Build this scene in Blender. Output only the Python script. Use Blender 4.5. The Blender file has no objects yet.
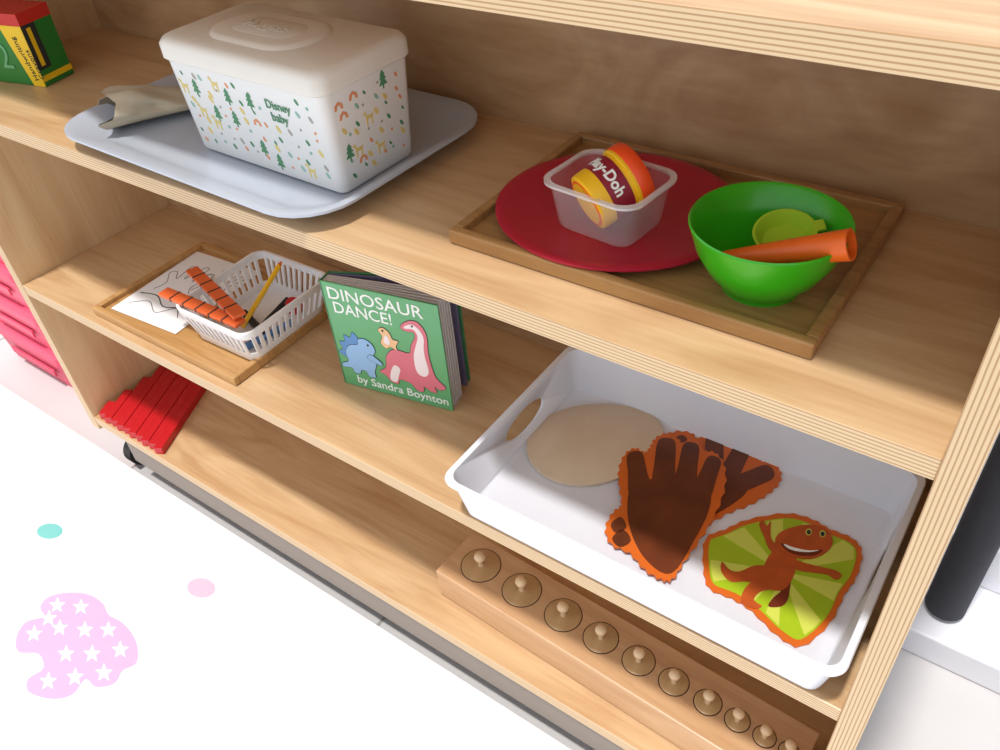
import bpy, bmesh, math, random
from mathutils import Vector, Matrix
random.seed(4)
sc=bpy.context.scene
try:
    sc.view_settings.view_transform='Standard'
except Exception: pass

# ---------------------------------------------------------------- materials
def col(h):
    h=h.lstrip('#'); c=[int(h[i:i+2],16)/255 for i in (0,2,4)]
    return tuple(((x/12.92) if x<=.04045 else ((x+.055)/1.055)**2.4) for x in c)+(1,)
def newmat(name,rough=.5,base='#ffffff'):
    m=bpy.data.materials.new(name); m.use_nodes=True
    nt=m.node_tree; b=nt.nodes['Principled BSDF']
    b.inputs['Base Color'].default_value=col(base); b.inputs['Roughness'].default_value=rough
    return m,nt,b
def plain(name,base,rough=.5,var=.06,scale=30,spec=.5,trans=0,sss=0,alpha=1,coat=0,bump=0):
    m,nt,b=newmat(name,rough,base)
    tc=nt.nodes.new('ShaderNodeTexCoord'); n=nt.nodes.new('ShaderNodeTexNoise'); n.inputs['Scale'].default_value=scale; n.inputs['Detail'].default_value=4
    nt.links.new(tc.outputs['Object'],n.inputs['Vector'])
    mx=nt.nodes.new('ShaderNodeMix'); mx.data_type='RGBA'
    c=col(base); mx.inputs[6].default_value=tuple(max(0,x*(1-var)) for x in c[:3])+(1,); mx.inputs[7].default_value=tuple(min(1,x*(1+var)) for x in c[:3])+(1,)
    nt.links.new(n.outputs['Fac'],mx.inputs[0]); nt.links.new(mx.outputs[2],b.inputs['Base Color'])
    b.inputs['Specular IOR Level'].default_value=spec
    b.inputs['Transmission Weight'].default_value=trans
    b.inputs['Coat Weight'].default_value=coat
    if alpha<1: b.inputs['Alpha'].default_value=alpha
    if sss: b.inputs['Subsurface Weight'].default_value=sss; b.inputs['Subsurface Radius'].default_value=(.02,.02,.02); b.inputs['Subsurface Scale'].default_value=.3
    if bump:
        bp=nt.nodes.new('ShaderNodeBump'); bp.inputs['Strength'].default_value=bump; bp.inputs['Distance'].default_value=.002
        nt.links.new(n.outputs['Fac'],bp.inputs['Height']); nt.links.new(bp.outputs[0],b.inputs['Normal'])
    return m
def wood(name,c1,c2,scale=(2,18,18),rough=.38,fine=True,coat=.15,ns=1.6,dist=1.4):
    m,nt,b=newmat(name,rough)
    tc=nt.nodes.new('ShaderNodeTexCoord'); mp=nt.nodes.new('ShaderNodeMapping'); mp.inputs['Scale'].default_value=scale
    n=nt.nodes.new('ShaderNodeTexNoise'); n.inputs['Scale'].default_value=ns; n.inputs['Detail'].default_value=5; n.inputs['Distortion'].default_value=dist
    nt.links.new(tc.outputs['Object'],mp.inputs[0]); nt.links.new(mp.outputs[0],n.inputs['Vector'])
    mp2=nt.nodes.new('ShaderNodeMapping'); mp2.inputs['Scale'].default_value=tuple(s*(3 if s==min(scale) else 9) for s in scale)
    n2=nt.nodes.new('ShaderNodeTexNoise'); n2.inputs['Scale'].default_value=2.2; n2.inputs['Detail'].default_value=3
    nt.links.new(tc.outputs['Object'],mp2.inputs[0]); nt.links.new(mp2.outputs[0],n2.inputs['Vector'])
    ad=nt.nodes.new('ShaderNodeMath'); ad.operation='MULTIPLY_ADD'; ad.inputs[1].default_value=.35
    nt.links.new(n2.outputs['Fac'],ad.inputs[0]); nt.links.new(n.outputs['Fac'],ad.inputs[2])
    r=nt.nodes.new('ShaderNodeValToRGB'); r.color_ramp.elements[0].position=.42; r.color_ramp.elements[1].position=.92
    r.color_ramp.elements[0].color=col(c1); r.color_ramp.elements[1].color=col(c2)
    nt.links.new(ad.outputs[0],r.inputs[0]); nt.links.new(r.outputs[0],b.inputs['Base Color'])
    b.inputs['Coat Weight'].default_value=coat; b.inputs['Coat Roughness'].default_value=.25
    return m
def plyedge(name,axis):
    m,nt,b=newmat(name,.55)
    tc=nt.nodes.new('ShaderNodeTexCoord'); sp=nt.nodes.new('ShaderNodeSeparateXYZ'); nt.links.new(tc.outputs['Object'],sp.inputs[0])
    n=nt.nodes.new('ShaderNodeTexNoise'); n.inputs['Scale'].default_value=25; nt.links.new(tc.outputs['Object'],n.inputs['Vector'])
    a=nt.nodes.new('ShaderNodeMath'); a.operation='MULTIPLY_ADD'; a.inputs[1].default_value=.0006; nt.links.new(n.outputs['Fac'],a.inputs[0]); nt.links.new(sp.outputs[axis],a.inputs[2])
    mu=nt.nodes.new('ShaderNodeMath'); mu.operation='MULTIPLY'; mu.inputs[1].default_value=2*math.pi/.0030; nt.links.new(a.outputs[0],mu.inputs[0])
    s=nt.nodes.new('ShaderNodeMath'); s.operation='SINE'; nt.links.new(mu.outputs[0],s.inputs[0])
    r=nt.nodes.new('ShaderNodeValToRGB'); r.color_ramp.elements[0].position=.1; r.color_ramp.elements[1].position=.95
    r.color_ramp.elements[0].color=col('#d6bb94'); r.color_ramp.elements[1].color=col('#ab8760')
    nt.links.new(s.outputs[0],r.inputs[0]); nt.links.new(r.outputs[0],b.inputs['Base Color'])
    return m
M={}
M['birch']=wood('birch_ply','#b99066','#d6b68c',scale=(1.6,12,12),dist=2.2)
M['birchv']=wood('birch_ply_panel','#c5a076','#d9bd94',scale=(12,12,1.6))
M['birchb']=wood('birch_ply_back','#a67f58','#cbaa83',scale=(2.6,6,6),ns=1.4,dist=3)
M['edgez']=plyedge('ply_edge_z',2); M['edgex']=plyedge('ply_edge_x',0)
M['bamboo']=wood('tray_wood','#8e6438','#b48a56',scale=(3,40,10))
M['bamboo2']=wood('tray_wood_light','#a97a45','#c69b64',scale=(3,40,10))
M['beech']=wood('block_wood','#bd9168','#d2ab82',scale=(3,22,22))
M['beechd']=wood('cylinder_wood','#b08a5c','#c9a67a',scale=(20,8,8))
M['knob']=plain('knob_wood','#dcbc94',.35,coat=.3)
M['groove']=plain('groove_dark','#4b2c16',.8)
M['egg']=wood('egg_wood','#d3bda0','#e0cdb4',scale=(6,6,6),rough=.5)
M['white']=plain('white_plastic','#f0f2f5',.3,var=.02,coat=.2)
M['wtray']=plain('white_tray_plastic','#e4e8f2',.32,var=.015)
M['lid']=plain('lid_plastic','#e9e5dd',.4,var=.03,sss=.15)
M['boxw']=plain('wipe_box_plastic','#e8e8e6',.35,var=.03)
M['gtray']=plain('grey_tray','#b3bac6',.3,var=.03,coat=.25)
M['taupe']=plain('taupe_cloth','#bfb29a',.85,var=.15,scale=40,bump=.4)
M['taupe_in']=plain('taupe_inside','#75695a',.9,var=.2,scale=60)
M['red']=plain('crimson_plastic','#b01430',.4,var=.05)
M['rodred']=plain('rod_red','#bd0f1c',.4,var=.06)
M['green']=plain('green_plastic','#33b014',.28,var=.04,coat=.2)
M['lime']=plain('lime_plastic','#a6cf30',.3)
M['orange']=plain('orange_plastic','#f06a1a',.38)
M['stick']=plain('stick_orange','#e0642e',.5)
M['yellow']=plain('yellow_plastic','#f6c11c',.4)
M['lidor']=plain('tub_lid','#f4501c',.4)
M['label']=plain('tub_label','#8d1430',.4)
M['clear'],_nt,_b=newmat('clear_plastic',.12,'#f4f6fa'); _b.inputs['Alpha'].default_value=.16; _b.inputs['Coat Weight'].default_value=.5
M['clearrim'],_nt,_b=newmat('clear_plastic_rim',.15,'#f4f6fa'); _b.inputs['Alpha'].default_value=.5; _b.inputs['Coat Weight'].default_value=.5
M['paper']=plain('paper_white','#eeedee',.8,var=.02)
M['ink']=plain('ink_dark','#2a2a2a',.7)
M['inkg']=plain('ink_grey','#777777',.7)
M['bgreen']=plain('book_green','#62ab74',.35,var=.05,scale=15)
M['bgreen2']=plain('book_green_dark','#3c7d50',.4)
M['bpage']=plain('board_page','#c9c4c2',.6)
M['bback']=plain('book_back','#5f5a78',.5)
M['bblue']=plain('dino_blue','#92bce6',.45); M['bblued']=plain('dino_blue_dark','#5b90c8',.45)
M['bpink']=plain('dino_pink','#dd7484',.45); M['bcream']=plain('dino_cream','#f2e4e4',.45); M['borange']=plain('dino_orange','#eec090',.45)
M['wtext']=plain('white_print','#f4f7f2',.5)
M['brown']=plain('print_brown','#652f16',.35,var=.6,scale=30)
M['orbord']=plain('card_orange','#d4661c',.4,var=.08)
M['cgreen']=plain('card_green','#a4c020',.35,var=.1,scale=20); M['cyel']=plain('card_yellow','#cfd85a',.35)
M['dbody']=plain('dino_body','#b8521e',.4,var=.3,scale=70); M['ddark']=plain('dino_dark','#702810',.4)
M['mat']=plain('mat_white','#fbf8fa',.55,var=.01)
M['mpink']=plain('mat_pink','#e0a9cb',.6,var=.03); M['mteal']=plain('mat_teal','#74beb8',.6,var=.03); M['mpink2']=plain('mat_blush','#e8b4c8',.6,var=.03)
M['pbox']=plain('pink_box','#e2506e',.4,var=.06)
M['dark']=plain('dark_foam','#2f3138',.85,var=.2,scale=80)
M['black']=plain('black_rubber','#1b1b1b',.6)
M['metal']=plain('grey_rail','#8e8a88',.5)
M['gapshade']=plain('gap_shade_grey','#857a70',.6)  # shade of the gap under the bottom shelf, put into a colour
M['wall']=plain('wall_paint','#e0e0e6',.8,var=.02,scale=4)
M['base']=plain('trim_paint','#e4e4ea',.5,var=.02)
M['cg']=plain('crayon_green','#1f7d2b',.45,var=.08); M['cy']=plain('crayon_yellow','#f0c818',.45); M['cr']=plain('crayon_red','#c8281e',.45)
M['pg']=plain('leaf_green','#4f8a63',.6); M['po']=plain('leaf_orange','#dd9568',.6); M['py']=plain('leaf_yellow','#dcc67a',.6); M['pt']=plain('leaf_teal','#8fb9ad',.6); M['pgr']=plain('leaf_grey','#a9a39a',.6)
m,nt,b=newmat('floor_tile',.35)
tc=nt.nodes.new('ShaderNodeTexCoord'); br=nt.nodes.new('ShaderNodeTexBrick'); br.offset=0; br.inputs['Scale'].default_value=1; br.inputs['Brick Width'].default_value=.6; br.inputs['Row Height'].default_value=.6; br.inputs['Mortar Size'].default_value=.003
br.inputs['Color1'].default_value=col('#c8c5c5'); br.inputs['Color2'].default_value=col('#cecbca'); br.inputs['Mortar'].default_value=col('#a09c9a')
nt.links.new(tc.outputs['Object'],br.inputs['Vector']); nt.links.new(br.outputs['Color'],b.inputs['Base Color']); M['floor']=m

# ---------------------------------------------------------------- geometry helpers
def link(o,parent=None):
    sc.collection.objects.link(o)
    if parent is not None: o.parent=parent
    return o
def empty(name,loc=(0,0,0),rz=0,rx=0,ry=0):
    e=bpy.data.objects.new(name,None); e.empty_display_size=.02; e.location=loc; e.rotation_euler=(rx,ry,rz); sc.collection.objects.link(e); return e
def mesh(name,v,f,mats,parent=None,smooth=False,mi=None,bevel=0,loc=None,rot=None):
    me=bpy.data.meshes.new(name); me.from_pydata([tuple(x) for x in v],[],f)
    if not isinstance(mats,(list,tuple)): mats=[mats]
    for mm in mats: me.materials.append(mm)
    bm=bmesh.new(); bm.from_mesh(me); bmesh.ops.recalc_face_normals(bm,faces=bm.faces); bm.to_mesh(me); bm.free()
    if mi:
        for i,p in enumerate(me.polygons): p.material_index=mi[i]
    if smooth:
        me.polygons.foreach_set('use_smooth',[True]*len(me.polygons))
        try: me.set_sharp_from_angle(angle=math.radians(42))
        except Exception: pass
    o=bpy.data.objects.new(name,me)
    if loc: o.location=loc
    if rot: o.rotation_euler=rot
    link(o,parent)
    if bevel:
        bv=o.modifiers.new('bevel','BEVEL'); bv.width=bevel; bv.segments=2; bv.limit_method='ANGLE'
    return o
BF=[(0,3,2,1),(4,5,6,7),(0,1,5,4),(1,2,6,5),(2,3,7,6),(3,0,4,7)]
def box(name,x0,x1,y0,y1,z0,z1,mat,parent=None,bevel=.0008,front=None,ends=None,loc=None,rot=None):
    v=[(x0,y0,z0),(x1,y0,z0),(x1,y1,z0),(x0,y1,z0),(x0,y0,z1),(x1,y0,z1),(x1,y1,z1),(x0,y1,z1)]
    mats=[mat]; mi=[0]*6
    if front: mats.append(front); mi[2]=1
    return mesh(name,v,BF,mats,parent,mi=mi,bevel=bevel,loc=loc,rot=rot)
def rr(w,d,r,z,n=6,cx=0,cy=0):
    r=min(r,w/2-1e-5,d/2-1e-5); p=[]
    for (sx,sy,a0) in ((1,1,0),(-1,1,90),(-1,-1,180),(1,-1,270)):
        for i in range(n+1):
            a=math.radians(a0+90*i/n); p.append((cx+sx*(w/2-r)+r*math.cos(a),cy+sy*(d/2-r)+r*math.sin(a),z))
    return p
def loft(name,loops,mat,parent=None,cap=(True,True),smooth=True,closed=False,loc=None,rot=None,bevel=0):
    n=len(loops[0]); v=[p for l in loops for p in l]; f=[]
    L=len(loops)
    for k in range(L if closed else L-1):
        k2=(k+1)%L
        for i in range(n):
            j=(i+1)%n; f.append((k*n+i,k*n+j,k2*n+j,k2*n+i))
    if not closed:
        if cap[0]: f.append(tuple(range(n-1,-1,-1)))
        if cap[1]: f.append(tuple((L-1)*n+i for i in range(n)))
    return mesh(name,v,f,mat,parent,smooth,loc=loc,rot=rot,bevel=bevel)
def lathe(name,prof,mat,parent=None,n=40,loc=None,rot=None):
    loops=[[(r*math.cos(2*math.pi*i/n),r*math.sin(2*math.pi*i/n),z) for i in range(n)] for r,z in prof]
    return loft(name,loops,mat,parent,loc=loc,rot=rot)
def smooth_pts(pts,k=5):
    out=[]; n=len(pts)
    for i in range(n):
        p0,p1,p2,p3=[Vector(pts[(i+j-1)%n]) for j in range(4)]
        for s in range(k):
            t=s/k; out.append(tuple(.5*((2*p1)+(p2-p0)*t+(2*p0-5*p1+4*p2-p3)*t*t+(3*p1-p0-3*p2+p3)*t**3)))
    return out
def flat(name,pts,mat,parent=None,o=(0,0,0),ex=(1,0,0),ey=(0,1,0),h0=0,h1=.0004):
    o=Vector(o); ex=Vector(ex); ey=Vector(ey); n=ex.cross(ey).normalized()
    if n.dot(Vector((0,0,1)))<-.5: n=-n
    a=[o+ex*p[0]+ey*p[1]+n*h1 for p in pts]; b=[o+ex*p[0]+ey*p[1]+n*h0 for p in pts]; k=len(pts)
    f=[tuple(range(k)),tuple(range(2*k-1,k-1,-1))]+[(i,k+i,k+(i+1)%k,(i+1)%k) for i in range(k)]
    return mesh(name,a+b,f,mat,parent)
def offset(pts,d,zig=0):
    n=len(pts); A=sum(pts[i][0]*pts[(i+1)%n][1]-pts[(i+1)%n][0]*pts[i][1] for i in range(n)); s=1 if A>0 else -1
    out=[]
    for i in range(n):
        a=Vector(pts[i-1][:2]); c=Vector(pts[(i+1)%n][:2]); t=(c-a)
        if t.length<1e-9: out.append(pts[i]); continue
        t.normalize(); dd=d+(zig if i%2 else 0); out.append((pts[i][0]+t.y*s*dd,pts[i][1]-t.x*s*dd))
    return out
def ell(cx,cy,rx,ry,n=24,a=0):
    return [(cx+rx*math.cos(t)*math.cos(a)-ry*math.sin(t)*math.sin(a),cy+rx*math.cos(t)*math.sin(a)+ry*math.sin(t)*math.cos(a)) for t in [2*math.pi*i/n for i in range(n)]]
def stroke(pts,w):
    L=[];Rr=[]
    for i,p in enumerate(pts):
        a=Vector(pts[max(i-1,0)]);c=Vector(pts[min(i+1,len(pts)-1)]);t=(c-a).normalized()
        L.append((p[0]-t.y*w/2,p[1]+t.x*w/2)); Rr.append((p[0]+t.y*w/2,p[1]-t.x*w/2))
    return L+Rr[::-1]
def text(name,s,size,mat,parent,mtx,extrude=.0002,bold=0,align='LEFT'):
    cu=bpy.data.curves.new(name,'FONT'); cu.body=s; cu.size=size; cu.extrude=extrude; cu.offset=bold; cu.align_x=align; cu.resolution_u=3
    t=bpy.data.objects.new(name+'_tmp',cu); sc.collection.objects.link(t)
    dg=bpy.context.evaluated_depsgraph_get(); me=bpy.data.meshes.new_from_object(t.evaluated_get(dg)); bpy.data.objects.remove(t)
    me.materials.clear(); me.materials.append(mat); me.transform(mtx)
    o=bpy.data.objects.new(name,me); link(o,parent); return o
def tube(name,p0,p1,r0,r1,mat,parent=None,n=20,prof=None):
    p0=Vector(p0);p1=Vector(p1);d=p1-p0;L=d.length
    q=d.to_track_quat('Z','Y').to_matrix()
    prof=prof or [(r0,0),(r1,L)]
    loops=[[tuple(p0+q@Vector((r*math.cos(2*math.pi*i/n),r*math.sin(2*math.pi*i/n),z))) for i in range(n)] for r,z in prof]
    return loft(name,loops,mat,parent)

# ---------------------------------------------------------------- room
A,B,C,T=.6913,.3961,.12,.904; D=.2742; W=1.228; th=.018
box('floor',-4,3,-3,.52,-.05,0,M['floor'],bevel=0)
box('wall_back',-4,3,.50,.60,0,2.6,M['wall'],bevel=0)
box('baseboard_back',-4,3,.485,.4995,.0505,.13,M['base'],bevel=.003)
box('trim_1',.03,3,.37,.4995,.0005,.05,M['base'],bevel=.003)

# ---------------------------------------------------------------- shelf unit
su=empty('wooden_shelf_unit')
for nm,z in (('shelf_upper',A),('shelf_middle',B),('shelf_bottom',C)):
    box(nm,-W,0,0,D,z-th,z,M['birch'],su,front=M['edgez'])
box('top_board',-W-.02,.022,-.001,D+.012,T,T+th,M['birch'],su,front=M['edgez'])
box('side_panel_left',-W-.02,-W,-.001,D,.09,T,M['birchv'],su,front=M['edgex'])
box('side_panel_right',0,.02,-.001,D,.09,T,M['birchv'],su,front=M['edgex'])
box('back_panel',-W-.02,.02,D,D+.012,.09,T,M['birchb'],su)
box('gap_shade_strip',-W+.07,-.002,.004,.03,.046,C-th,M['gapshade'],su)  # added strip standing in for the darkness under the bottom shelf
for i,(x,y) in enumerate(((-W+.035,.036),(-.03,.06),(-W+.03,.24),(-.03,.24))):
    loft('caster_%d'%i,[[(x+sx,y+.030*math.cos(t),.031+.030*math.sin(t)) for t in [2*math.pi*k/24 for k in range(24)]] for sx in (-.010,.010)],M['black'],su)
    box('caster_bracket_%d'%i,x-.018,x+.018,y-.018,y+.018,.064,C-th,M['metal'],su)

# ---------------------------------------------------------------- play mat
pm=empty('play_mat')
box('mat_body',-1.9,.6,-1.6,-.004,0.0005,.03,M['mat'],pm,bevel=.004)
ZM=.03
AU=Vector((.00126,.00081,0)); AV=Vector((.00143,-.0010,0))
bear=[(-30,-45),(-10,-50),(12,-48),(28,-38),(34,-26),(50,-16),(62,2),(62,22),(48,30),(40,42),(22,45),(12,38),(0,52),(-20,56),(-42,50),(-44,38),(-30,28),(-36,14),(-56,12),(-60,-2),(-52,-18),(-34,-24),(-38,-34)]
flat('printed_bear',smooth_pts(bear,4),M['mpink'],pm,(-.943,-.264,ZM),AU,AV)
for k,(x,y) in enumerate(((-20,-36),(5,-34),(-42,-6),(-16,-12),(10,-10),(34,-10),(-8,14),(18,14),(46,10),(-24,40),(2,36),(30,32),(-28,-22))):
    st=[(x+(9 if i%2==0 else 3.8)*math.sin(i*math.pi/5),y-(9 if i%2==0 else 3.8)*math.cos(i*math.pi/5)) for i in range(10)]
    flat('printed_star_%d'%k,st,M['mat'],pm,(-.943,-.264,ZM),AU,AV,h0=.0003,h1=.0006)
flat('printed_dot_teal',ell(0,0,15,10),M['mteal'],pm,(-1.163,-.168,ZM),AU,AV)
flat('printed_dot_blush',ell(0,0,15,11),M['mpink2'],pm,(-.855,-.103,ZM),AU,AV)
flat('printed_dot_teal_b',ell(0,0,14,12),M['mteal'],pm,(-.925,-.415,ZM),AU,AV)
flat('printed_dot_far',ell(0,0,16,14),M['mpink2'],pm,(-.45,-.35,ZM),AU,AV)

# ---------------------------------------------------------------- pink stacked boxes, dark roll
pb=empty('pink_storage_box_stack',(-1.60,.19,0))
for i in range(4):
    z=.001+i*.1
    loft('box_%d'%i,[rr(.24,.22,.012,z),rr(.25,.235,.014,z+.07),rr(.25,.235,.014,z+.0705),rr(.262,.246,.014,z+.073),rr(.262,.246,.014,z+.092),rr(.25,.236,.014,z+.098)],M['pbox'],pb)
    box('groove_%d'%i,-.08,.08,-.1215,-.117,z+.03,z+.045,M['pbox'],pb)
fr=empty('dark_foam_roller',(.064,.424,.0505))
lathe('roll',[(.018,0),(.025,.008),(.025,.60),(.021,.606)],M['dark'],fr)

# ---------------------------------------------------------------- upper shelf
cb=empty('crayon_box',(-1.086,.094,A+.0005),math.radians(12))
box('carton',-.12,0,0,.048,0,.088,M['cg'],cb,bevel=.001)
box('top_band',-.1205,.0005,-.0005,.0485,.074,.0885,M['cr'],cb,bevel=.0005)
flat('yellow_band',[(-.020,0),(0,0),(0,.074),(-.038,.074)],M['cy'],cb,(0,-.0002,0),(1,0,0),(0,0,1),h1=.0004)
flat('yellow_side',[(0,.006),(.048,.006),(.048,.013),(0,.013)],M['cy'],cb,(.0002,0,0),(0,1,0),(0,0,1),h1=.0004)
flat('dark_side',[(0,.020),(.020,.020),(.020,.074),(0,.074)],M['ink'],cb,(.0002,0,0),(0,1,0),(0,0,1),h1=.0004)
flat('yellow_stripe',[(.006,.024),(.012,.024),(.012,.070),(.006,.070)],M['cy'],cb,(.0002,0,0),(0,1,0),(0,0,1),h0=.0002,h1=.0007)
mt=Matrix.Translation((-.006,-.0008,.008))@Matrix.Rotation(math.radians(90),4,'X')@Matrix.Rotation(math.radians(102),4,'Z')
text('label_text','Handwriting\nCrayons',.011,M['ink'],cb,mt)
mt=Matrix.Translation((-.085,-.0008,.02))@Matrix.Rotation(math.radians(90),4,'X')
text('label_number','12',.045,M['bgreen'],cb,mt)

gt=empty('grey_serving_tray',(-.705,.125,A+.0005),math.radians(-1.5))
loft('tray_body',[rr(.345,.19,.035,0),rr(.365,.21,.042,.003),rr(.410,.258,.052,.016),rr(.420,.268,.056,.0165),rr(.420,.268,.056,.019),rr(.408,.256,.052,.019),rr(.363,.206,.040,.006),rr(.340,.185,.035,.003)],M['gtray'],gt)
wb=empty('baby_wipe_box',(-.6345,.112,A+.0055),math.radians(-1.5))
H=.102
loft('body',[rr(.207,.096,.008,0),rr(.211,.101,.010,.003),rr(.220,.115,.011,H)],M['boxw'],wb)
loft('lid',[rr(.222,.118,.014,H-.007),rr(.226,.123,.016,H-.005),rr(.226,.123,.016,H+.008),rr(.221,.118,.017,H+.0125),rr(.212,.109,.015,H+.0145)],M['lid'],wb)
loft('flip_cap',[rr(.13,.078,.035,H+.014),rr(.126,.074,.034,H+.0168),rr(.116,.064,.030,H+.0178)],M['lid'],wb,loc=(-.01,.0,0))
loft('cap_ridge',[rr(.085,.042,.02,H+.0175),rr(.081,.038,.018,H+.0186)],M['lid'],wb,loc=(-.01,0,0))
text('cap_text','Huggies',.018,M['lid'],wb,Matrix.Translation((-.042,-.006,H+.0188)),extrude=.0004,bold=.0003)
def wface(side,s,t):
    w=.211+(.220-.211)*t; d=.101+(.115-.101)*t
    if side=='f': return Vector(((s-.5)*(w-.024),-d/2,.003+(H-.003)*t)),Vector((1,0,0)),Vector((0,-.007/H,1)).normalized()
    return Vector((w/2,(s-.5)*(d-.024),.003+(H-.003)*t)),Vector((0,1,0)),Vector((.0045/H,0,1)).normalized()
shapes={'tree':[(0,1),(-.35,.55),(-.18,.55),(-.45,.15),(-.2,.15),(-.55,-.35),(-.08,-.35),(-.08,-.7),(.08,-.7),(.08,-.35),(.55,-.35),(.2,.15),(.45,.15),(.18,.55),(.35,.55)],
 'leaf':ell(0,0,.3,.6,10,.6),'dot':ell(0,0,.35,.35,10),'deer':[(-.5,.6),(-.3,.5),(-.2,.15),(.4,.15),(.55,.3),(.45,-.1),(.4,-.7),(.28,-.7),(.25,-.15),(-.15,-.15),(-.2,-.7),(-.32,-.7),(-.35,.2),(-.6,.35)],
 'arch':[(-.6,-.3),(-.5,.2),(0,.5),(.5,.2),(.6,-.3),(.3,-.3),(.2,.05),(0,.18),(-.2,.05),(-.3,-.3)]}
cand=[('dot','pgr',.0038),('leaf','pt',.0060),('leaf','pg',.0055),('dot','po',.004),('leaf','py',.007),('dot','pt',.005),('leaf','po',.005),('leaf','pgr',.006),('leaf','pg',.004)]
k=0
for side,nx,nz in (('f',12,7),('r',6,7)):
    for i in range(nx):
        for j in range(nz):
            s=(i+.5+random.uniform(-.3,.3))/nx; t=.08+.78*(j+.5+random.uniform(-.3,.3))/nz
            if side=='f' and abs(s-.74)<.12 and abs(t-.70)<.13: continue
            kind,mm,sz=random.choice(cand)
            q=random.random()
            if q<.08: kind,mm,sz='tree','pg',.010
            elif q<.14: kind,mm,sz='deer','py',.011
            elif q<.18: kind,mm,sz='arch','po',.009
            p,ex,ey=wface(side,s,t); n=ex.cross(ey)
            flat('print_%d'%k,[(x*sz,y*sz) for x,y in shapes[kind]],M[mm],wb,p,ex,ey,h0=-.0003,h1=.0004); k+=1
p,ex,ey=wface('f',.66,.70); n=ex.cross(ey)
mt=Matrix.Translation(p+n*.0006)@Matrix((ex,ey,n)).transposed().to_4x4()
text('brand_text','Disney\n baby',.012,M['pg'],wb,mt,bold=.0001)
# crumpled open sack lying on its side, mouth towards the room
po=empty('crumpled_cloth_pouch',(-.858,.104,A+.0075),math.radians(62))
def sack(sc_,x_in):
    loops=[]; N=56; K=22
    for kx in range(K+1):
        u=kx/K; x=-.050+.104*u
        e_=(1 if u<.8 else math.sqrt(max(.03,1-((u-.8)/.2)**2)))
        w=.037*(1-.22*u)*e_; h=(.0150+.003*math.sin(5*u+.5))*(1-.35*u)*e_
        l=[]
        for i in range(N):
            a=2*math.pi*i/N
            tri=lambda q_: 2/math.pi*math.asin(math.sin(q_))
            wr=1+.13*tri(3*a+5*u)+.10*tri(5*a-9*u)+.06*tri(14*u+2*a)
            if math.sin(a)<0: wr=1+.03*math.sin(5*a+3*u)
            fr_=(1-u)**3
            xx=x+fr_*(.006*tri(3*a+1))-(0 if math.sin(a)>0 else .014*fr_)
            sx_=1 if sc_==1 else sc_
            l.append((xx+x_in,w*wr*sx_*math.cos(a),max(.0002+(1-sc_)*.02,h+h*wr*sx_*math.sin(a))))
        loops.append(l)
    return loops
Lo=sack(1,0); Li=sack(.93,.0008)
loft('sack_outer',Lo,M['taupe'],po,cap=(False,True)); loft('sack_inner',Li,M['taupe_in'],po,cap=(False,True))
for k_,(a0,b0) in enumerate((((-.046,.008),(.0,.012)),((-.044,-.010),(.005,-.004)),((-.040,-.001),(.005,.003)))):
    tube('twig_%d'%k_,(a0[0],a0[1],.006),(b0[0],b0[1],.010),.0028,.002,M['beech'],po,n=8)

def wtray(name,loc,rz,w,d,h,mat,t=.009):
    e=empty(name,loc,rz)
    box('base',-w/2+.002,w/2-.002,-d/2+.002,d/2-.002,0,.006,mat,e)
    box('rail_front',-w/2,w/2,-d/2,-d/2+t,.0,h,mat,e,bevel=.0015)
    box('rail_back',-w/2,w/2,d/2-t,d/2,.0,h,mat,e,bevel=.0015)
    box('rail_left',-w/2,-w/2+t,-d/2+t,d/2-t,.0,h,mat,e,bevel=.0015)
    box('rail_right',w/2-t,w/2,-d/2+t,d/2-t,.0,h,mat,e,bevel=.0015)
    return e
wtray('wooden_tray',(-.2465,.153,A+.0005),0,.306,.210,.013,M['bamboo'])
rp=empty('red_plastic_plate',(-.295,.145,A+.0138))
loft('disc',[[(x*k,y*k,z) for x,y in ell(0,0,.104,.097,56)] for k,z in ((.98,0),(1,.0008),(1,.0022),(.985,.003),(.9,.0026),(.88,.0018))],M['red'],rp)
cc=empty('clear_food_container',(-.286,.117,A+.0160),math.radians(-6))
loft('walls',[rr(.068,.054,.012,0),rr(.073,.058,.014,.003),rr(.084,.067,.016,.038)],M['clear'],cc,cap=(True,False))
loft('rim',[rr(.084,.067,.016,.038),rr(.091,.074,.017,.0385),rr(.091,.074,.017,.0405),rr(.082,.065,.015,.0405)],M['clearrim'],cc,closed=True)
pt=empty('modelling_dough_tub',(-.293,.094,A+.0428)); pt.scale=(1.08,1.08,1.08)
dirv=Vector((.022,.038,.015)).normalized(); q=dirv.to_track_quat('Z','Y')
pt.rotation_mode='QUATERNION'; pt.rotation_quaternion=q
lathe('tub',[(.018,0),(.0215,.001),(.022,.004),(.0225,.032),(.019,.033)],M['yellow'],pt)
lathe('tub_base_ring',[(.0185,-.0004),(.0185,.0004)],M['orange'],pt)
lathe('tub_base_recess',[(.0165,-.0006),(.0165,.0005)],M['yellow'],pt)
lathe('wrap',[(.0224,.011),(.0227,.011),(.0229,.027),(.0224,.027)],M['label'],pt)
lathe('tub_lid',[(.0242,.032),(.0248,.033),(.0248,.041),(.0235,.043),(.019,.043),(.0185,.042)],M['lidor'],pt)
lathe('lid_band',[(.0238,.030),(.0244,.0305),(.0244,.033),(.0238,.033)],M['yellow'],pt)
def wraptext(s,size,mat,parent,R_,z0,ang0):
    o=text('wrap_text',s,size,mat,parent,Matrix.Identity(4),extrude=.0002,bold=.0003,align='CENTER')
    for v in o.data.vertices:
        x,y,z=v.co; a=ang0+x/R_
        v.co=((R_+z)*math.cos(a),(R_+z)*math.sin(a),z0+y)
    return o
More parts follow.
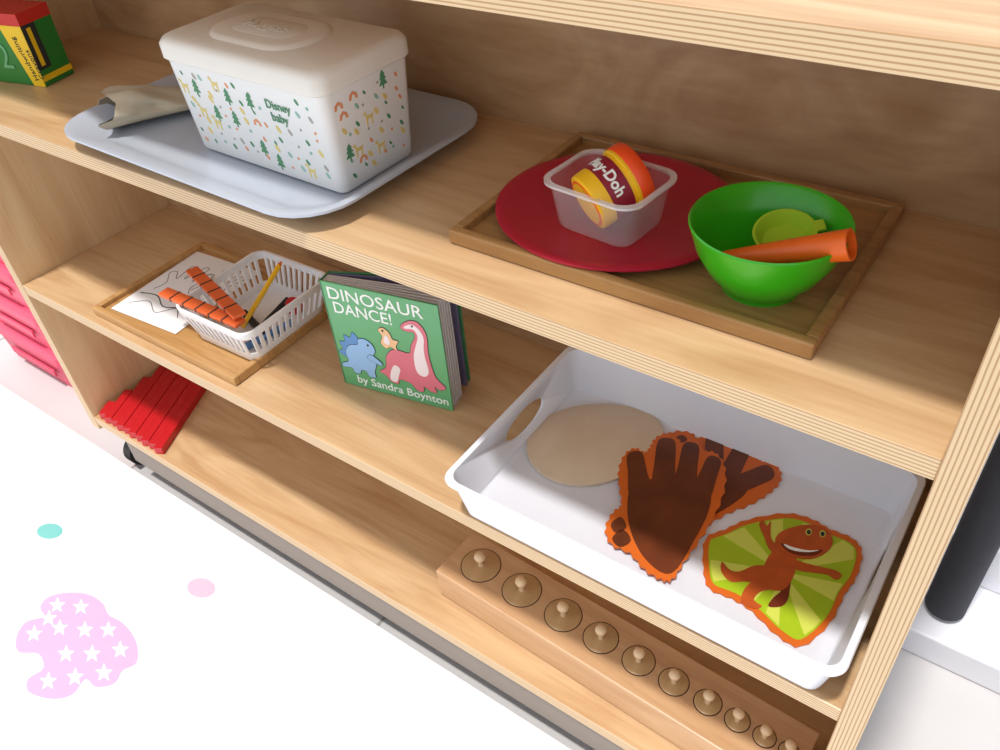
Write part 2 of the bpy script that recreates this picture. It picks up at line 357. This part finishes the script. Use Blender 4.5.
ca=math.atan2(*( (q.inverted()@Vector((.10,-.48,.75)).normalized()).yx ))
wraptext('Play-Doh',.0112,M['wtext'],pt,.0231,.0152,ca)

bw=empty('green_bowl',(-.153,.106,A+.0068))
lathe('bowl_shell',[(.026,0),(.028,.001),(.029,.004),(.040,.016),(.049,.032),(.0545,.050),(.0558,.053),(.0550,.0545),(.0528,.053),(.047,.032),(.038,.018),(.026,.0065),(.01,.006)],M['green'],bw,n=56)
lathe('foot',[(.024,.0),(.028,-.0002),(.028,.003)],M['green'],bw)
lc=empty('lime_measuring_scoop',(-.146,.124,A+.034)); lc.rotation_euler=(math.radians(14),math.radians(-10),.6)
lathe('scoop_cup',[(.012,0),(.016,.002),(.021,.012),(.022,.013),(.020,.0128),(.015,.004),(.005,.003)],M['lime'],lc)
box('scoop_handle',.019,.028,-.005,.005,.010,.013,M['lime'],lc,bevel=.001)
ot=empty('orange_plastic_tube')
pA=Vector((-.178,.089,.721)); pB=Vector((-.0945,.093,.757)); L_=(pB-pA).length
tube('tube',pA,pB,0,0,M['orange'],ot,n=28,prof=[(.004,0),(.0065,.0015),(.0080,.03),(.0105,L_-.004),(.0108,L_),(.0085,L_),(.0075,L_-.02),(.004,L_-.021)])

# ---------------------------------------------------------------- middle shelf
wtray('small_wooden_tray',(-.905,.112,B+.0005),0,.304,.200,.013,M['bamboo2'])
dp=empty('drawing_paper',(-.975,.115,B+.0075),math.radians(4))
flat('sheet',[(-.068,-.082),(.066,-.082),(.066,.082),(-.068,.082)],M['paper'],dp)
def openline(pts,w,nm,mat,parent,**k):
    n=len(pts); out=[]
    for i in range(n-1):
        p0,p1,p2,p3=[Vector(pts[min(max(i+j-1,0),n-1)]) for j in range(4)]
        for s in range(6):
            t=s/6; out.append(tuple(.5*((2*p1)+(p2-p0)*t+(2*p0-5*p1+4*p2-p3)*t*t+(3*p1-p0-3*p2+p3)*t**3)))
    out.append(pts[-1]); flat(nm,stroke(out,w),mat,parent,**k)
hand=[(-.05,-.02),(-.045,.0),(-.06,.02),(-.052,.028),(-.038,.014),(-.042,.045),(-.033,.046),(-.026,.018),(-.020,.052),(-.011,.052),(-.010,.018),(.002,.045),(.010,.040),(.0,.008),(.010,-.01),(0,-.03)]
openline(hand,.001,'drawn_hand',M['inkg'],dp,h0=.0003,h1=.0007)
openline([(x*.9+.05,y*.9+.02) for x,y in hand],.001,'drawn_hand_b',M['inkg'],dp,h0=.0003,h1=.0007)
openline([(-.055,-.06),(-.03,-.045),(0,-.06),(.02,-.04),(.04,-.055)],.001,'drawn_wave',M['ink'],dp,h0=.0003,h1=.0007)
openline([(-.06,-.035),(-.03,-.03),(.0,-.045),(.03,-.035),(.05,-.05)],.0016,'drawn_wave_b',M['ink'],dp,h0=.0003,h1=.0007)

wk=empty('white_plastic_basket',(-.814,.115,B+.0088),math.radians(1))
bw_,bd_,bh=.116,.132,.055; tw,td=.136,.152
loft('base',[rr(bw_-.004,bd_-.004,.012,0),rr(bw_,bd_,.014,.002),rr(bw_+.002,bd_+.002,.014,.014),rr(bw_-.001,bd_-.001,.013,.014),rr(bw_-.004,bd_-.004,.012,.003)],M['white'],wk)
loft('rim',[rr(tw-.003,td-.003,.016,bh-.011),rr(tw,td,.017,bh-.011),rr(tw+.004,td+.004,.018,bh-.002),rr(tw+.004,td+.004,.018,bh),rr(tw-.003,td-.003,.016,bh)],M['white'],wk,closed=True)
def rib(i,x0,y0,x1,y1,ax):
    w=.0025
    if ax=='x': v=[(x0-w,y0,.012),(x0+w,y0,.012),(x1+w,y1,bh-.008),(x1-w,y1,bh-.008)]; n=Vector((0,.0012,0))
    else: v=[(x0,y0-w,.012),(x0,y0+w,.012),(x1,y1+w,bh-.008),(x1,y1-w,bh-.008)]; n=Vector((.0012,0,0))
    vv=[Vector(p)-n for p in v]+[Vector(p)+n for p in v]
    mesh('rib_%d'%i,vv,BF,M['white'],wk)
k=0
for sgn in (-1,1):
    for j in range(11):
        s=-1+2*j/10
        rib(k,s*(bw_/2-.010),sgn*(bd_/2-.0005),s*(tw/2-.012),sgn*(td/2-.0015),'x'); k+=1
    for j in range(12):
        s=-1+2*j/11
        rib(k,sgn*(bw_/2-.0005),s*(bd_/2-.010),sgn*(tw/2-.0015),s*(td/2-.012),'y'); k+=1
yp=empty('yellow_pencil'); tube('pencil',(-.822,.088,B+.0165),(-.822,.172,B+.066),.0035,.0035,M['yellow'],yp,n=6)
tube('pencil_tip',(-.822,.172,B+.066),(-.822,.178,B+.0695),.0035,.0006,M['orange'],yp,n=6)
mk=empty('black_marker'); tube('marker',(-.845,.112,B+.017),(-.778,.09,B+.019),.005,.005,M['ink'],mk)
mk2=empty('black_marker.001'); tube('marker',(-.80,.105,B+.0165),(-.815,.165,B+.0165),.0042,.0042,M['ink'],mk2)
bk_=empty('blue_marker'); tube('marker',(-.785,.062,B+.017),(-.770,.13,B+.018),.0045,.0045,M['bblued'],bk_)
re=empty('red_eraser',(-.790,.155,B+.0125),.4); loft('eraser',[rr(.018,.016,.005,0),rr(.020,.018,.005,.004),rr(.020,.018,.005,.016),rr(.016,.012,.005,.019)],M['rodred'],re)
def strip(name,p0,p1,w=.017,t=.005):
    p0=Vector(p0);p1=Vector(p1);d=p1-p0;L=d.length
    e=empty(name,p0); e.rotation_mode='QUATERNION'; e.rotation_quaternion=d.to_track_quat('X','Z')
    box('bar',0,L,-w/2,w/2,0,t,M['stick'],e,bevel=.0008)
    for i in range(1,6):
        x=L*i/6; box('band_%d'%i,x-.0013,x+.0013,-w/2-.0003,w/2+.0003,-.0002,t+.0003,M['ink'],e,bevel=0)
strip('orange_counting_rod',(-.914,.050,B+.0638),(-.765,.054,B+.0645))
strip('orange_counting_rod.001',(-.922,.104,B+.0642),(-.768,.058,B+.073))

# book
bk=empty('dinosaur_board_book',(-.636,.089,B+.0008),math.radians(10.8))
bwid,bhei=.149,.153
def cover(name,a,x0,t,mat,h=bhei,w=bwid,hinge=(0,0)):
    box(name,0,w,0,t,0,h,mat,bk,bevel=.0008,loc=(hinge[0],hinge[1],0),rot=(0,0,a))
cover('front_cover',0,0,.0022,M['bgreen'])
for i in range(5): cover('page_%d'%i,math.radians(1.2+1.1*i),0,.0018,M['bpage'],h=bhei-.001,w=bwid-.001,hinge=(0,.0026+i*.0026))
cover('page_open',math.radians(12),0,.0018,M['bback'],h=bhei-.001,w=bwid-.001,hinge=(0,.0162))
cover('back_cover',math.radians(14.5),0,.0022,M['bgreen2'],hinge=(0,.0185))
box('spine',-.002,.0,.0,.0208,0,bhei,M['bgreen2'],bk,bevel=.0006)
BX=Vector((.01,0,0)); BY=Vector((0,0,.01)); BO=Vector((0,-.0001,0))
def bflat(nm,pts,mat,h1=.0003,k=4,ol=True,h0=0):
    p=smooth_pts(pts,k) if k>1 else pts
    if ol: flat(nm+'_outline',offset(p,.055),M['ink'],bk,BO,BX,BY,h0=0,h1=h1)
    flat(nm,p,mat,bk,BO,BX,BY,h0=0,h1=h1+.00012)
def btext(s,x,y,size,rot=0,mat='wtext',bold=.0002,sx=1):
    mt=Matrix.Translation((x*.01,-.0003,y*.01))@Matrix.Rotation(math.radians(90),4,'X')@Matrix.Rotation(math.radians(rot),4,'Z')@Matrix.Diagonal((sx,1,1,1))
    return text('title_text',s,size,M[mat],bk,mt,bold=bold)
btext('DINOSAUR',.5,13.1,.0232,0,sx=1.06,bold=.0001); btext('DANCE!',.9,11.2,.0222,0,sx=.97,bold=.0001)
btext('by Sandra Boynton',1.9,.8,.0165,0,bold=.0001)
bflat('steg_spikes',[(1.0,4.6),(.2,5.2),(.9,5.8),(.6,6.8),(1.4,7.0),(1.5,8.0),(2.3,7.8),(2.8,8.7),(3.4,8.0),(4,7),(3,4)],M['bblued'],h1=.0002)
bflat('steg_body',[(1.3,4.0),(.3,3.4),(.4,2.9),(1.6,3.0),(1.8,2.4),(2.6,2.4),(2.9,3.0),(3.6,3.0),(3.9,2.3),(4.8,2.4),(4.8,3.2),(5.3,4.6),(5.0,5.6),(5.5,6.6),(5.2,7.6),(4.3,8.1),(3.4,7.8),(3.2,7.0),(2.0,6.6),(1.2,5.4)],M['bblue'],h1=.0006)
bflat('steg_arm',[(4.3,5.2),(5.9,4.6),(6.1,5.0),(4.8,5.9)],M['bblue'],h1=.0009)
bflat('long_neck',[(6.6,4.5),(5.6,3.6),(6.4,3.2),(7.0,2.4),(7.9,2.3),(8.3,3.1),(9.7,2.9),(10.5,2.0),(11.3,2.1),(11.5,2.9),(12.3,2.4),(13.1,2.5),(12.9,3.3),(13.6,3.0),(14.4,3.6),(13.3,4.8),(12.9,6.8),(12.8,8.6),(12.95,10.2),(12.8,11.4),(12.1,12.4),(11.0,12.4),(9.9,11.6),(9.8,11.0),(10.6,10.8),(11.3,10.9),(11.4,10.2),(10.7,8.9),(10.2,7.6),(8.2,7.6),(7.0,6.3)],M['bpink'],h1=.0006)
bflat('long_neck_belly',[(10.9,5.0),(11.9,4.6),(12.5,5.6),(12.3,7.6),(12.35,9.0),(12.55,10.3),(12.2,11.4),(11.3,12.0),(10.3,11.5),(10.3,11.2),(11.4,11.3),(11.8,10.4),(11.3,8.9),(10.8,7.2)],M['bcream'],h1=.0010,ol=False)
bflat('leg_a',[(7.2,4.0),(7.0,2.7),(7.8,2.6),(8.2,3.6),(8.6,4.8),(7.9,5.2)],M['bcream'],h1=.0010,ol=False)
bflat('small_dino',[(6.6,8.2),(7.0,9.2),(6.6,10.0),(7.2,10.5),(8.0,10.0),(8.3,9.1),(9.0,9.0),(8.6,8.2),(8.6,7.6),(7.8,7.9),(7.2,7.5)],M['borange'],h1=.0006)
bflat('small_dino_belly',[(7.1,8.4),(7.3,9.3),(7.6,9.5),(7.9,8.8),(7.7,8.2)],M['bcream'],h1=.0010,ol=False)
for x,y in ((4.7,7.3),(11.3,11.75),(7.2,10.1)): flat('eye',ell(x,y,.12,.15,10),M['ink'],bk,BO,BX,BY,h1=.0014)

# white tray
wt=empty('white_plastic_tray',(-.2035,.1125,B+.0006))
tb=loft('tray_body',[rr(.356,.212,.010,0),rr(.366,.222,.012,.002),rr(.384,.240,.015,.052),rr(.392,.250,.016,.053),rr(.394,.252,.017,.0555),rr(.392,.250,.016,.057),rr(.381,.237,.014,.0565),rr(.361,.217,.011,.006),rr(.354,.210,.009,.0035)],M['wtray'],wt)
def cut(obj,loops):
    c=loft('cutter',loops,M['wtray'],obj.parent)
    md=obj.modifiers.new('b','BOOLEAN'); md.operation='DIFFERENCE'; md.object=c; md.solver='EXACT'
    bpy.context.view_layer.update(); dg=bpy.context.evaluated_depsgraph_get()
    me=bpy.data.meshes.new_from_object(obj.evaluated_get(dg)); obj.modifiers.clear(); obj.data=me
    bpy.data.objects.remove(c)
for s in (-1,1):
    cut(tb,[[(s*x,p[0]+.010,p[1]+.032) for p in ell(0,0,.036,.0130,32)] for x in (.15,.22)])
ZT=B+.0045
eb=empty('wooden_egg_board',(-.3195,.1550,ZT),math.radians(52))
eg=[]
for i in range(48):
    a=2*math.pi*i/48; x=math.cos(a); y=math.sin(a); eg.append((.077*x,.0590*y*(1-.13*x)))
loft('egg',[[(x*k,y*k,z) for x,y in eg] for k,z in ((.99,0),(1,.0007),(1,.0045),(.985,.0052))],M['egg'],eb)
def pxcard(name,center,du,dv,c0,z):
    e=empty(name,(center[0],center[1],z))
    def f(pts): return [(x-c0[0],y-c0[1]) for x,y in pts]
    return e,f,Vector((du[0],du[1],0)),Vector((dv[0],dv[1],0))
HU,HV=(.00087,.00053),(.00059,-.00119)
def finger_print(e,f,ex,ey,palm,fingers,hh=.0022):
    flat('palm_print',smooth_pts(f(palm),5),M['brown'],e,(0,0,0),ex,ey,h0=hh,h1=hh+.0006)
    for i,(a,b_,w0,w1) in enumerate(fingers):
        a=Vector(a);b_=Vector(b_);d=(b_-a).normalized();n=Vector((-d.y,d.x))
        m_=a.lerp(b_,.55)
        pts=[tuple(a+n*w0),tuple(m_+n*w1),tuple(b_-d*4+n*w1*.85),tuple(b_),tuple(b_-d*4-n*w1*.85),tuple(m_-n*w1),tuple(a-n*w0)]
        flat('toe_print_%d'%i,smooth_pts(f(pts),5),M['brown'],e,(0,0,0),ex,ey,h0=hh,h1=hh+.00065+.00003*i)
e,f,ex,ey=pxcard('dinosaur_footprint_card',(-.212,.122),HU,HV,(670,510),ZT)
bl=[(668,560),(650,560),(655,530),(672,505),(668,470),(660,446),(672,436),(690,437),(698,445),(705,436),(722,430),(736,436),(740,444),(750,438),(760,444),(763,455),(758,468),(770,470),(778,478),(776,490),(764,501),(745,512),(722,521),(700,535)]
flat('backing',offset(smooth_pts(f(bl),4),0,2.2),M['orbord'],e,(0,0,0),ex,ey,h1=.0022)
finger_print(e,f,ex,ey,[(704,524),(696,508),(690,492),(704,476),(726,475),(742,484),(744,500),(724,516)],
  [((702,492),(676,441),8,9),((712,484),(716,435),8,9.5),((726,486),(750,443),8,9),((734,494),(772,478),7,8.5)])
e,f,ex,ey=pxcard('dinosaur_footprint_card.001',(-.212,.122),HU,HV,(670,510),ZT+.0032)
bl=[(661,582),(646,574),(632,560),(614,552),(608,538),(614,524),(622,516),(619,498),(617,480),(622,464),(632,457),(642,462),(648,456),(653,446),(665,440),(676,446),(681,452),(690,446),(699,450),(703,460),(714,462),(722,474),(722,496),(712,522),(696,547),(680,568),(670,582)]
flat('backing',offset(smooth_pts(f(bl),4),0,2.2),M['orbord'],e,(0,0,0),ex,ey,h1=.0022)
finger_print(e,f,ex,ey,[(662,578),(644,564),(632,543),(627,520),(630,500),(650,490),(672,486),(696,490),(708,504),(704,525),(691,549),(675,574)],
  [((640,508),(631,460),10.5,9.5),((661,502),(665,445),10,10.5),((682,502),(691,450),10,9.5),((697,508),(715,466),9,8.5)])
for i_,cl in enumerate(([(614,548),(624,540),(632,550),(622,556)],[(612,535),(621,528),(627,538),(617,543)])):
    flat('claw_%d'%i_,smooth_pts(f(cl),3),M['brown'],e,(0,0,0),ex,ey,h0=.0022,h1=.0028)
e,f,ex,ey=pxcard('dinosaur_picture_card',(-.0902,.1040),(.00078,.00049),(.00038,-.00106),(782,575),ZT)
bl=[(703,545),(722,535),(745,524),(785,517),(812,524),(830,535),(852,545),(861,560),(854,585),(842,602),(828,628),(802,649),(780,640),(755,618),(735,606),(712,596),(704,575)]
sp=smooth_pts(f(bl),4)
flat('backing',offset(sp,-.5,1.5),M['orbord'],e,(0,0,0),ex,ey,h1=.0016)
inn=offset(sp,-5.5)
flat('picture_ground',inn,M['cgreen'],e,(0,0,0),ex,ey,h0=.0016,h1=.0019)
def inside_r(a):
    best=20
    for r_ in range(20,90):
        px_,py_=r_*math.cos(a),5+r_*math.sin(a); c_=False; n_=len(inn); j_=n_-1
        for i_ in range(n_):
            xi,yi=inn[i_]; xj,yj=inn[j_]
            if (yi>py_)!=(yj>py_) and px_<(xj-xi)*(py_-yi)/(yj-yi)+xi: c_=not c_
            j_=i_
        if not c_: break
        best=r_
    return best-1
for i in range(9):
    a=2*math.pi*i/9+.2; r1,r2=inside_r(a),inside_r(a+.32); rm=min(inside_r(a+.16),90)
    flat('ray_%d'%i,[(0,5),(r1*math.cos(a),5+r1*math.sin(a)),(rm*math.cos(a+.16),5+rm*math.sin(a+.16)),(r2*math.cos(a+.32),5+r2*math.sin(a+.32))],M['cyel'],e,(0,0,0),ex,ey,h0=.0019,h1=.0021)
def cf(nm,pts,mat,h,k=4): flat(nm,smooth_pts(f(pts),k) if k>1 else f(pts),M[mat],e,(0,0,0),ex,ey,h0=.002,h1=h)
cf('tail',[(770,576),(755,574),(740,580),(730,578),(722,570),(722,580),(732,590),(746,590),(762,590)],'dbody',.0024)
cf('leg_l',[(768,585),(756,588),(746,598),(744,610),(756,616),(764,614),(756,608),(762,600),(776,596)],'dbody',.0025)
cf('leg_r',[(778,585),(782,598),(774,606),(770,614),(782,614),(788,608),(790,598),(790,588)],'ddark',.0024)
cf('body',[(780,556),(770,562),(764,575),(764,590),(772,598),(784,598),(792,588),(796,574),(794,562)],'dbody',.0026)
cf('arm_up',[(778,566),(768,556),(763,544),(757,530),(761,526),(765,532),(769,527),(770,546),(782,558)],'dbody',.0028)
cf('arm_right',[(792,568),(806,572),(822,576),(834,579),(840,584),(834,588),(826,583),(812,581),(796,578)],'dbody',.0028)
cf('head',[(774,550),(778,540),(790,534),(804,531),(818,532),(829,540),(832,550),(826,560),(812,567),(796,566),(782,560)],'dbody',.0030)
cf('mouth',[(780,551),(794,556),(808,559),(822,558),(814,564),(798,564),(786,559)],'ddark',.0032)
cf('teeth',[(783,552),(794,556),(808,559),(818,558.5),(810,560.5),(798,560),(788,557)],'wtext',.0034)
for nm,(x_,y_) in (('l',(808,539)),('r',(822,541))):
    flat('eye_'+nm,ell(*f([(x_,y_)])[0],3.2,3.6,14),M['cyel'],e,(0,0,0),ex,ey,h0=.003,h1=.0034); flat('pupil_'+nm,ell(*f([(x_,y_+.5)])[0],2.2,2.6,10),M['ink'],e,(0,0,0),ex,ey,h0=.003,h1=.0037)

# ---------------------------------------------------------------- bottom shelf
rrd=empty('red_number_rods',(0,0,C+.0005))
th_=math.radians(25); dx,dy=-math.sin(th_),math.cos(th_)
for i in range(10):
    x0=-1.042-i*.0172; L_=min(.166,(x0+1.2265-.0150)/math.sin(th_)-.003); y0=.008+.0018*(i%2)
    L_=max(L_,.018)
    if x0-.0145-L_*math.sin(th_)<-1.2275: continue
    box('rod_%d'%i,-.0150,0,0,L_,0,.0135,M['rodred'],rrd,bevel=.0006,loc=(x0,y0,0),rot=(0,0,th_))
kb=empty('knobbed_cylinder_block',(-.492,.042,C+.0005),math.radians(-2.4))
kh=.052
blk=box('block',0,.478,0,.078,0,kh,M['beech'],kb,bevel=.002)
xs=[.044,.110,.173,.227,.2785,.324,.366,.401,.432,.459]; rs=[.0255,.0245,.0225,.0205,.0185,.0165,.0148,.013,.0115,.010]
for i,(x,r) in enumerate(zip(xs,rs)):
    y=.040
    lathe('socket_%d'%i,[(r+.0012,kh-.001),(r+.0012,kh+.0003)],M['groove'],kb,loc=(x,y,0))
    lathe('cylinder_%d'%i,[(r,kh-.001),(r,kh+.0006),(r-.001,kh+.0012)],M['beechd'],kb,loc=(x,y,0))
    s=.6+.3*(r/.0255)
    lathe('knob_%d'%i,[(.0045*s,kh+.001),(.0035*s,kh+.008*s),(.0045*s,kh+.012*s),(.0075*s,kh+.016*s),(.0085*s,kh+.020*s),(.0075*s,kh+.024*s),(.004*s,kh+.0268*s),(.0008,kh+.0275*s)],M['knob'],kb,n=24,loc=(x,y,0))

# ---------------------------------------------------------------- light
w=bpy.data.worlds.new('sky'); sc.world=w; w.use_nodes=True
w.node_tree.nodes['Background'].inputs[0].default_value=(.91,.95,1,1); w.node_tree.nodes['Background'].inputs[1].default_value=1.05
sl=bpy.data.lights.new('sun','SUN'); sl.energy=2.9; sl.angle=math.radians(4); sl.color=(1,.97,.93)
so=bpy.data.objects.new('sun',sl); sc.collection.objects.link(so)
so.rotation_euler=Vector((.04,.24,-1)).to_track_quat('-Z','Y').to_euler(); so.location=(0,-1,3)

# ---------------------------------------------------------------- camera
R=[(0.81464,0.57548,-0.07204),(0.33239,-0.56506,-0.75513),(-0.47527,0.59121,-0.6516)]
cam=bpy.data.cameras.new('camera'); cam.lens=827.8*36/1000; cam.sensor_width=36; cam.clip_start=.01
co=bpy.data.objects.new('camera',cam); sc.collection.objects.link(co); sc.camera=co
r0=Vector(R[0]).normalized(); u0=-Vector(R[1]).normalized(); b0=-Vector(R[2]).normalized()
mw=Matrix((r0,u0,b0)).transposed().to_4x4(); mw.translation=(.0028,-.4019,1.0585); co.matrix_world=mw
